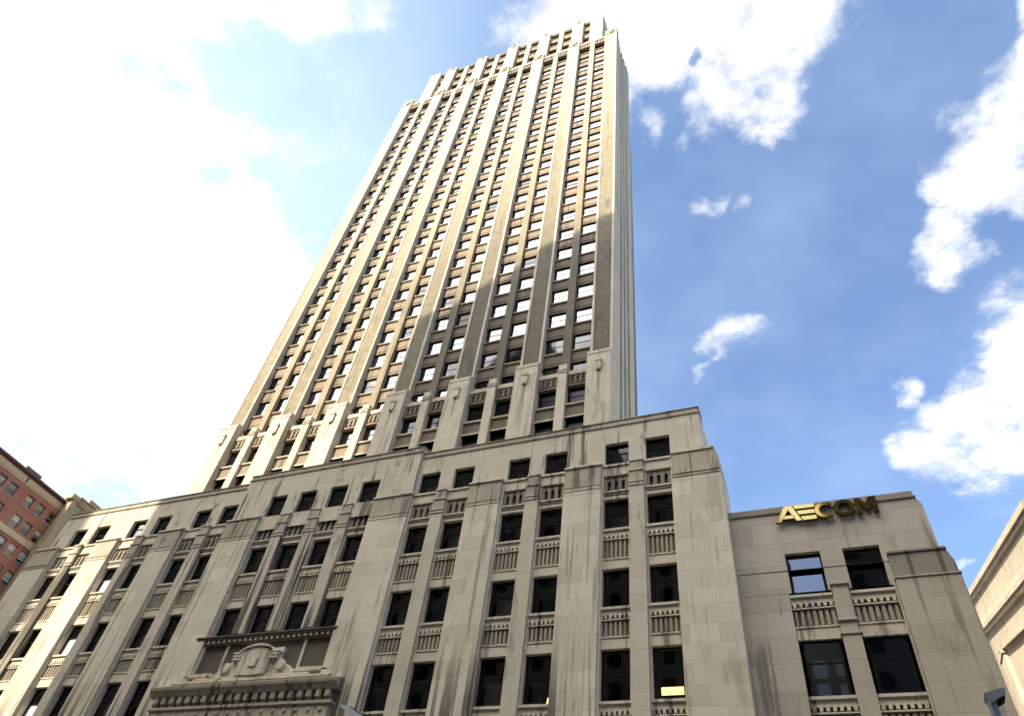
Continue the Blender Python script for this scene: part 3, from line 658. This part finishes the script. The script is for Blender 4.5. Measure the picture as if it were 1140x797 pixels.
# mullions, spandrels, friezes and windows
def tw_mesh(w, h, gm):
    f = MB(); t = .06
    f.box(0, t, 0, .06, 0, h); f.box(w-t, w, 0, .06, 0, h); f.box(t, w-t, 0, .06, 0, t); f.box(t, w-t, 0, .06, h-t, h); f.box(t, w-t, .008, .05, h*.52-.03, h*.52+.03)
    return f
TWH = 2.02
def tw_pane(w, h, gm):
    p = MB(); p.face([(.06, .03, .06), (w-.06, .03, .06), (w-.06, .03, h-.06), (.06, .03, h-.06)]); return p.mesh('tower_pane_mesh', [gm])
TFRAME = tw_mesh(TW, TWH, None).mesh('tower_window_frame', [M_FRAME]); TPANES = [tw_pane(TW, TWH, g_) for g_ in M_TG]
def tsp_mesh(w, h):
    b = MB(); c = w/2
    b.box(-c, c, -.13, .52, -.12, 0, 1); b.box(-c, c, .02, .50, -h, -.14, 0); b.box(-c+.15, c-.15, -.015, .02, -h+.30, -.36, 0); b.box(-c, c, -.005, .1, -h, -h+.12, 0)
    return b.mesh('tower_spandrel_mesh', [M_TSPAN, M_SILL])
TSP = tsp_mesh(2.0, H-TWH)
wlist = []; slist = []                                     # (x, y, z, pane index), (x, y, z)
tr = random.Random(11)
def pane_pick(i, k):
    r = tr.random()
    if k <= 1 and i >= 4: return 2 if r < .8 else 1  # duller glass paints in the dark reflection of the opposite tower
    if r < .70: return 0
    if r < .90: return 1
    return 2 if r < .96 else 3
GY = 5.14+.13
for i in range(6):
    c = (PC[i]+PC[i+1])/2; xl, xr = PC[i]+.94, PC[i+1]-.94
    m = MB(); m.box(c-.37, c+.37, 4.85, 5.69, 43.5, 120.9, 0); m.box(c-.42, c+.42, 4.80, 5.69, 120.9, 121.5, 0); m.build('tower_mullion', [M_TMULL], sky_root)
    m = MB(); m.box(c-.38, c+.38, 4.30, 5.3, 31.9, 43.15, 0); m.box(c-.42, c+.42, 4.24, 5.3, 43.15, 43.30, 0); m.box(c-.36, c+.36, 4.29, 5.3, 43.30, 43.42, 0); m.box(c-.42, c+.42, 4.24, 5.3, 43.42, 43.54, 0); m.box(c-.36, c+.36, 4.30, 5.3, 43.54, 44.1, 0)
    m.build('lower_mullion', [M_CLEAN], sky_root, bevel=.02)
    for ci, x in enumerate(tcols(i)):
        cc = x+TW/2
        for k in range(0, 22): 
            wlist.append((x, GY, Z[k], pane_pick(i, k)))
            if k < 21: slist.append((cc, 5.14, Z[k+1]))
        a = PC[i]+.98 if ci == 0 else c+.37; bb = c-.37 if ci == 0 else PC[i+1]-.98
        # lower block: frieze above the block window, ledge, block window, spandrel, head of the storey below
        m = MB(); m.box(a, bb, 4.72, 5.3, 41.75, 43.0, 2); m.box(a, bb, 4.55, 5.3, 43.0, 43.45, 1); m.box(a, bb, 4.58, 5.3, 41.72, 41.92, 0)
        n = 4
        for j in range(n):
            xx = a+(bb-a)*(j+.5)/n; m.box(xx-.12, xx+.12, 4.60, 4.75, 42.05, 42.75, 0); m.box(xx-.2, xx+.2, 4.62, 4.75, 42.75, 42.95, 0)
        m.build('frieze_panel', [M_TSPAN, M_CLEAN, M_DARKST], sky_root)
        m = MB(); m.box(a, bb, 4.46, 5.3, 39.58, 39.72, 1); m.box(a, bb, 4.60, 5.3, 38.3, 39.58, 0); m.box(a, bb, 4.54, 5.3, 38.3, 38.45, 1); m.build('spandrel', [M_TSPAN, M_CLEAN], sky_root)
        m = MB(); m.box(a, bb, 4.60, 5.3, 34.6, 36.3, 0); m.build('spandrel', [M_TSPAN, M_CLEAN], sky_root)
        wlist.append((cc-TW/2, 4.92, 39.72, 3 if i > 4 else 2 if i > 2 else 1)); wlist.append((cc-TW/2, 4.92, 36.3, 3))  # darker panes to the east stand in for the opposite tower's reflection
        # frieze and parapet at the shaft head
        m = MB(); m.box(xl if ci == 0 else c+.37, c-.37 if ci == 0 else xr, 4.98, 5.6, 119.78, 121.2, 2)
        for j in range(4):
            xx = (xl+.05 if ci == 0 else c+.42)+(c-.42-xl)*(j+.5)/4; m.box(xx-.13, xx+.13, 4.86, 5.0, 120.0, 120.95, 0)
        m.box(xl if ci == 0 else c+.42, c-.42 if ci == 0 else xr, 4.82, 5.6, 119.62, 119.80, 0); m.box(xl if ci == 0 else c+.42, c-.42 if ci == 0 else xr, 4.80, 5.6, 121.2, 121.75, 1)
        m.build('frieze_panel', [M_TSPAN, M_EDGE, M_DARKST], sky_root)
# crown: three more storeys set back behind the shaft's parapet
UX0, UX1 = -37.35, -3.55
Uz = [124.8, 128.36, 131.92]
b = MB(); b.box(UX0+.5, UX1-.5, 6.05, 24, 119, 134.2); b.build('crown_core', M_ROUGH, sky_root)
ucols = []
for i in range(6):
    for ci, x in enumerate(tcols(i)):
        if (i == 0 and ci == 0) or (i == 5 and ci == 1): continue
        ucols.append(x)
for i in range(1, 6):
    c = PC[i]; s = MB(); s.box(c-1.0, c+1.0, 5.12, 6.2, 121.5, 134.7, 0); s.box(c-.9, c+.9, 5.2, 6.2, 134.7, 135.2, 0); s.prism([(c-.5, 134.9), (c, 133.9), (c+.5, 134.9)], 5.02, 5.14, 'y', 1); s.box(c-.25, c+.25, 5.3, 5.8, 135.2, 135.7, 0)
    s.build('crown_pier', [M_EDGE, M_TSPAN], sky_root)
for x0, x1 in ((UX0, PC[1]-2.75+.45), (PC[5]+2.75-.45, UX1)):
    s = MB(); s.box(x0, x1, 5.14, 12, 121.5, 134.2, 0); s.box(x0, x1, 5.08, 12, 134.2, 134.6, 0); s.build('crown_corner', [M_EDGE], sky_root)
for i in range(1, 5):
    c = (PC[i]+PC[i+1])/2; s = MB(); s.box(c-.40, c+.40, 5.40, 6.2, 121.5, 134.1, 0); s.build('crown_mullion', [M_EDGE], sky_root)
for x in ucols:
    cc = x+TW/2
    for k, z in enumerate(Uz):
        wlist.append((x, 5.98, z, 2 if tr.random() < .6 else 1))
        m = MB(); zt_ = Uz[k+1] if k < 2 else 134.5
        m.box(cc-.86, cc+.86, 5.62, 6.2, z+TWH, zt_, 0); m.box(cc-.86, cc+.86, 5.52, 6.2, zt_-.12, zt_-.001, 1); m.build('crown_spandrel', [M_TSPAN, M_EDGE], sky_root)
    m = MB(); m.box(cc-.86, cc+.86, 5.60, 6.2, 121.5, Uz[0], 0); m.build('crown_spandrel', [M_TSPAN, M_EDGE], sky_root)
# windows and spandrels of the tower: the hundred lowest as parts, the rest as one part each
vis = lambda w: w[2] > 36
wlist.sort(key=lambda w: (w[2] < 36.4, w[2], -w[0]))
for (x, y, z, q) in wlist[:100]:
    o = put('tower_window', TFRAME, sky_root, (x, y, z)); put('pane', TPANES[q], o, (x, y, z))
b = MB(); tmpf = tw_mesh(TW, TWH, None)
for (x, y, z, q) in wlist[100:]:
    o_ = len(b.v); b.v += [(vx+x, vy+y, vz+z) for vx, vy, vz in tmpf.v]; b.f += [tuple(i+o_ for i in f) for f in tmpf.f]; b.m += [0]*len(tmpf.f)
    b.face([(x+.06, y+.03, z+.06), (x+TW-.06, y+.03, z+.06), (x+TW-.06, y+.03, z+TWH-.06), (x+.06, y+.03, z+TWH-.06)], 1+q)
o = b.build('tower_window', [M_FRAME]+M_TG, sky_root); o['kind'] = 'stuff'
slist.sort(key=lambda w: (w[2], -w[0]))
for (x, y, z) in slist[:100]: put('tower_spandrel', TSP, sky_root, (x, y, z))
b = MB()
for (x, y, z) in slist[100:]:
    for p in TSP.polygons:
        b.face([tuple(TSP.vertices[i].co + Vector((x, y, z))) for i in p.vertices], p.material_index)
o = b.build('tower_spandrel', [M_TSPAN, M_SILL], sky_root); o['kind'] = 'stuff'
# flag pole stub on the right front pier
b = MB(); b.tube([(-1.9, 4.9, 123.2), (-1.9, 4.9, 126.4)], .06, 8); b.build('pole', M_LAMP, sky_root)
# ------------------------------------------------------------------ the letter sign on the wing
sg = thing('wall_sign', 'row of gold capital letters fixed to the low stone wing just under its parapet', 'sign', (11.4, .3, 23.85))
zb, zh = 23.88, .92
def letter(polys, slant=0.0):
    b = MB()
    for pl in polys: b.prism([(x + slant*(z-zb), z) for x, z in pl], .10, .24, 'y', 0, 1)
    b.box(sum(p[0] for p in polys[0])/len(polys[0])-.03, sum(p[0] for p in polys[0])/len(polys[0])+.03, .24, .33, zb+.2, zb+.26, 1)
    b.build('letter', [M_GOLD, M_GOLDSIDE], sg)
def zz(q): return zb+zh*q
def arc(cx, cz, ro, ri, a0, a1, n=20, sx=1.0):
    polys = []
    for k in range(n):
        t0, t1 = [math.radians(a0+(a1-a0)*q/n) for q in (k, k+1)]
        polys.append([(cx+sx*ri*math.cos(t0), cz+ri*math.sin(t0)), (cx+sx*ro*math.cos(t0), cz+ro*math.sin(t0)), (cx+sx*ro*math.cos(t1), cz+ro*math.sin(t1)), (cx+sx*ri*math.cos(t1), cz+ri*math.sin(t1))])
    return polys
def ringpoly(cx, cz, ro, ri, a0, a1, n=28, sx=1.0):
    A = [math.radians(a0+(a1-a0)*k/n) for k in range(n+1)]
    return [(cx+sx*ro*math.cos(t), cz+ro*math.sin(t)) for t in A] + [(cx+sx*ri*math.cos(t), cz+ri*math.sin(t)) for t in reversed(A)]
letter([[(9.02, zz(0)), (9.28, zz(0)), (9.72, zz(.78)), (9.72, zz(1)), (9.55, zz(1))], [(9.72, zz(1)), (9.72, zz(.70)), (9.80, zz(.55)), (10.02, zz(0)), (10.30, zz(0)), (9.90, zz(1))][::-1][::-1] if False else [(10.02, zz(0)), (10.28, zz(0)), (9.90, zz(1)), (9.722, zz(1)), (9.722, zz(.72))], [(9.40, zz(.18)), (9.98, zz(.18)), (9.90, zz(.38)), (9.52, zz(.38))]])
letter([[(10.34, zz(0)), (10.98, zz(0)), (10.98, zz(.24)), (10.25, zz(.24))], [(10.20, zz(.38)), (10.95, zz(.38)), (10.95, zz(.62)), (10.11, zz(.62))], [(10.06, zz(.76)), (10.98, zz(.76)), (10.98, zz(1)), (9.97, zz(1))]])
letter([ringpoly(11.45, zz(.5), .46, .27, 48, 312, sx=1.05)])
letter([ringpoly(12.32, zz(.5), .46, .27, 0, 359.5, sx=1.05)])
letter([[(12.85, zz(0)), (13.07, zz(0)), (13.07, zz(1)), (12.85, zz(1))], [(13.072, zz(1)), (13.072, zz(.66)), (13.30, zz(.18)), (13.42, zz(.18)), (13.30, zz(.62))][::1], [(13.302, zz(.60)), (13.42, zz(.18)), (13.60, zz(.62)), (13.60, zz(1)), (13.50, zz(1))], [(13.602, zz(0)), (13.82, zz(0)), (13.82, zz(1)), (13.602, zz(1))]])

# ------------------------------------------------------------------ red brick building across the left side street
bh = thing('brick_building', 'red brick building with cream bands and grouped sash windows at the far left', 'building', (-72, -5, 0))
XB = -66.0
rows = [42.2-2.37*k for k in range(0, 5)] 
cols = [(8.55, .95), (7.05, .95), (5.5, .95), (3.2, 1.05), (1.65, 1.0), (-.9, 1.0), (-2.4, 1.0), (-4.8, 1.0), (-6.3, 1.0)]
holes = []
wins = []
r1 = [(8.6, 9.5), (7.05, 8.02), (5.5, 6.5), (3.15, 4.22), (1.65, 2.68), (-.8, .2), (-2.3, -1.3), (-3.8, -2.8), (-6.2, -5.2), (-7.7, -6.7)]
r2 = [(8.6, 9.5), (7.05, 8.02), (5.65, 6.6), (3.2, 4.2), (1.7, 2.7), (.2, 1.2), (-2.3, -1.3), (-3.8, -2.8), (-5.3, -4.3)]
for (z0, z1, cs) in ((40.87, 42.2, r1), (38.38, 39.82, r2), (35.95, 37.23, r2), (33.5, 34.85, r2), (30.9, 32.2, r2), (27.8, 29.6, r2)):
    for y0, y1 in cs: wins.append((y0, y1, z0, z1))
b = MB()
ys = sorted({-18, 9.7, *[w[0] for w in wins], *[w[1] for w in wins]}); zs = sorted({0, 42.9, *[w[2] for w in wins], *[w[3] for w in wins]})
for a, c in zip(ys, ys[1:]):
    for d, e in zip(zs, zs[1:]):
        my, mz = (a+c)/2, (d+e)/2
        if any(w[0] < my < w[1] and w[2] < mz < w[3] for w in wins): continue
        b.face([(XB, a, d), (XB, c, d), (XB, c, e), (XB, a, e)])
for y0, y1, z0, z1 in wins:
    X1 = XB-.25
    b.face([(XB, y0, z0), (XB, y0, z1), (X1, y0, z1), (X1, y0, z0)]); b.face([(XB, y1, z0), (X1, y1, z0), (X1, y1, z1), (XB, y1, z1)]); b.face([(XB, y0, z1), (XB, y1, z1), (X1, y1, z1), (X1, y0, z1)])
b.box(XB-14, XB-.5, -18, 9.7, 0, 42.9); b.build('wall', M_BRICK, bh)
b = MB()
for y0, y1 in ((-17.9, -5.2), (-5.0, 4.3), (4.5, 9.45)): b.box(XB, XB+.10, y0, y1, 42.95, 43.55, 0)
b.box(XB-.5, XB+.06, -18, 9.7, 42.75, 42.93, 0); b.box(XB, XB+.09, -18, 9.68, 37.55, 38.22, 0); b.build('band', M_BTRIM, bh)
b = MB(); b.box(XB-13.9, XB+.05, -18, 9.68, 42.93, 43.58, 0); b.box(XB-13.9, XB+.20, -18, 9.7, 43.58, 43.74, 0); b.box(XB-13.9, XB+.42, -18.1, 9.72, 43.74, 43.95, 0); b.build('cornice', M_BROWN, bh)
b = MB(); b.prism([(XB+.2, 43.95), (XB-1.2, 44.9), (XB-12, 44.9), (XB-13, 43.95)], -18, 6.6, 'y'); b.box(XB-.35, XB-.1, 3.6, 5.6, 44.2, 44.6, 0); b.build('roof', M_SLATE, bh)
br = random.Random(5)
for j, (y0, y1, z0, z1) in enumerate(wins):
    f = MB(); X1 = XB-.2; t = .07
    f.box(X1-.05, X1, y0, y0+t, z0, z1); f.box(X1-.05, X1, y1-t, y1, z0, z1); f.box(X1-.05, X1, y0+t, y1-t, z1-t, z1); f.box(X1-.05, X1, y0+t, y1-t, (z0+z1)/2-.04, (z0+z1)/2+.04); f.box(X1-.05, XB+.05, y0-.05, y1+.05, z0-.1, z0+.02)
    w = f.build('window', M_BTRIM if j % 5 == 0 else M_LAMP, bh)
    f = MB(); f.face([(X1-.03, y0+t, z0), (X1-.03, y1-t, z0), (X1-.03, y1-t, z1-t), (X1-.03, y0+t, z1-t)]); f.build('pane', M_BGL[j % 2], w)
    if br.random() < .55:
        f = MB(); f.box(X1-.028, X1-.02, y0+t, y1-t, z0+(z1-z0)*br.choice([.5, .65, .3]), z1-t); f.build('blind', M_BLIND, w)

# ------------------------------------------------------------------ tan stone building next to it
tb = thing('stone_building', 'tan stone building with a stepped parapet between the red brick building and the skyscraper', 'building', (-71, 12, 0))
b = MB(); XT = -64.8
b.box(XT-12, XT-.02, 9.5, 24, 0, 44.2); b.build('wall', M_TAN, tb)
b = MB(); b.box(XT-.9, XT+.10, 9.35, 9.95, 39.5, 44.1); b.box(XT-1.0, XT+.16, 9.02, 10.0, 44.1, 44.70); b.box(XT-.9, XT+.2, 9.25, 10.1, 0, 39.5); b.build('corner_pier', M_TAN, tb, bevel=.03)
b = MB(); b.box(XT-.7, XT+.03, 9.95, 24, 44.2, 44.70); b.box(XT-.75, XT+.14, 10.0, 11.1, 44.70, 44.92); b.box(XT-.8, XT+.2, 11.1, 24, 44.75, 45.32); b.box(XT-.01, XT+.16, 10.1, 24, 43.9, 44.12); b.build('parapet', M_TAN, tb, bevel=.03)

# ------------------------------------------------------------------ cream building with a raking gable on the right
cb = thing('gabled_building', 'sunlit cream stone building with raking dentil cornice at the right edge', 'building', (24, 14, 0))
XG = 20.3; sl_ = .314
def rk(y, d=0.0): return 24.12 + sl_*(y-.92) - d
def band(x0, x1, d0, d1, m=0, y0=-8.0, ya=22.0):
    b.prism([(y0, rk(y0, d1)), (ya, rk(ya, d1)), (ya, rk(ya, d0)), (y0, rk(y0, d0))], x0, x1, 'x', m)
b = MB(); b.prism([(-8, 0), (52, 0), (52, rk(-8, .6)), (22, rk(22, .6)), (-8, rk(-8, .6))], XG, XG+14, 'x'); b.build('wall', M_CREAM, cb)
b = MB(); band(XG-.42, XG+14, 0, .35); band(XG-.30, XG, .35, .60); band(XG-.16, XG, .60, 1.75); band(XG-.24, XG, 1.75, 1.95); band(XG-.30, XG, 2.35, 2.62); band(XG-.2, XG, 2.62, 2.85)
b.build('raking_cornice', M_CREAM, cb)
b = MB()
for k in range(64):
    y = -7.5+k*.46; b.prism([(y, rk(y, 2.33)), (y+.26, rk(y+.26, 2.33)), (y+.26, rk(y+.26, 1.97)), (y, rk(y, 1.97))], XG-.27, XG, 'x')
b.build('dentil_row', M_CREAM, cb)
b = MB(); band(XG-.14, XG, 4.0, 4.25, 0, -8, 18.6); band(XG-.22, XG, 4.25, 4.4, 0, -8, 18.7); b.box(XG-.25, XG, 17.2, 18.6, 0, 24.6); b.box(XG-.32, XG, 17.1, 18.7, 24.6, 24.8); b.build('wall_moulding', M_CREAM, cb)

# ------------------------------------------------------------------ street lamps
def lamp(name, label, base, pts, head, hm, group):
    r = thing(name, label, 'street lamp', base, group)
    b = MB(); b.tube(pts, [.085]*(len(pts)-1)+[.06], 12); b.lathe(base, [(.16, 0), (.16, .35), (.10, .5), (.085, .6)], 12); b.build('pole', M_LAMP, r)
    b = MB(); (hx, hy, hz), (dx, dz), L_ = head
    n = Vector((dx, 0, dz)).normalized(); q = Vector((-n.z, 0, n.x))
    def pt(a, w): v = Vector((hx, hy, hz)) + n*a + q*w; return (v.x, v.z)
    b.prism([pt(0, -.05), pt(L_*.8, -.05), pt(L_, .0), pt(L_, .035), pt(0, .09)], hy-.15, hy+.15, 'y'); b.build('lamp_head', hm, r)
    b = MB(); b.prism([pt(.1, -.07), pt(L_*.75, -.07), pt(L_*.75, -.052), pt(.1, -.052)], hy-.11, hy+.11, 'y'); b.build('lens', M_FRAME, r)
    return r
lamp('street_lamp', 'grey street lamp post rising against the right corner of the stone wing', (12.08, -20, 0), [(12.08, -20, 0), (12.06, -20, 6.0), (12.02, -20, 6.60)], ((11.99, -20, 6.60), (.85, .42), .27), M_LAMP, 'street lamps on the pavement')
lamp('street_lamp', 'white topped street lamp head on a bent arm below the entrance cornice', (2.6, -20, 0), [(2.6, -20, 0), (2.6, -20, 5.6), (2.3, -20, 6.05), (1.5, -20, 6.62)], ((1.6, -20, 6.58), (-.80, .42), .80), M_LAMPW, 'street lamps on the pavement')

# ------------------------------------------------------------------ the far side of the street: its towers shade the base and stand in its glass
YC = -52.0
def opp(name, label, poly, y0, y1, winx, winz, pale=False, wm=None):
    r = thing(name, label, 'building', (sum(p[0] for p in poly)/len(poly), y0, 0))
    b = MB(); b.prism(poly, y0-(y1-0), y0, 'y'); b.build('wall', wm or M_OPP, r)
    b = MB()
    for x in winx:
        for z in winz: b.box(x, x+1.5, y0-.1, y0+.02, z, z+2.0)
    b.build('window', M_BLIND if pale else M_FRAME, r)['kind'] = 'stuff'
opp('office_block', 'stepped stone office tower across the street', [(-68.3, 0), (8, 0), (8, 79), (-11.7, 79), (-11.7, 66), (-14.4, 66), (-14.4, 79), (-20, 79), (-20, 87), (-33, 87), (-33, 123), (-36, 123), (-42.5, 120), (-48.5, 115.5), (-55.2, 112.5), (-56.4, 91), (-68.3, 91)], YC, 16, [-66+3.4*k for k in range(22)], [6+4*k for k in range(17)])
opp('office_block', 'broad stone office block across the street', [(-109.5, 0), (-84.5, 0), (-84.5, 100), (-109.5, 100)], YC, 15, [-108+4*k for k in range(6)], [6+4*k for k in range(20)])
opp('office_block', 'low office block with pale windows across the street', [(8.01, 0), (13.5, 0), (13.5, 47), (8.01, 47)], YC-6, 20, [8.6, 11.0], [6+2.8*k for k in range(14)], True)
opp('office_block', 'dark stone office block across the street', [(13.6, 0), (60, 0), (60, 75), (13.6, 75)], YC, 22, [15+4*k for k in range(11)], [6+4*k for k in range(16)], wm=M_BLACKST)
r = thing('office_block', 'wedge shaped stone office block across the street', 'building', (-140, -60, 0))
b = MB(); b.prism([(-117.5, -52), (-141, -68), (-170, -68), (-170, -52)], 0, 88, 'z'); b.build('wall', M_OPP, r)
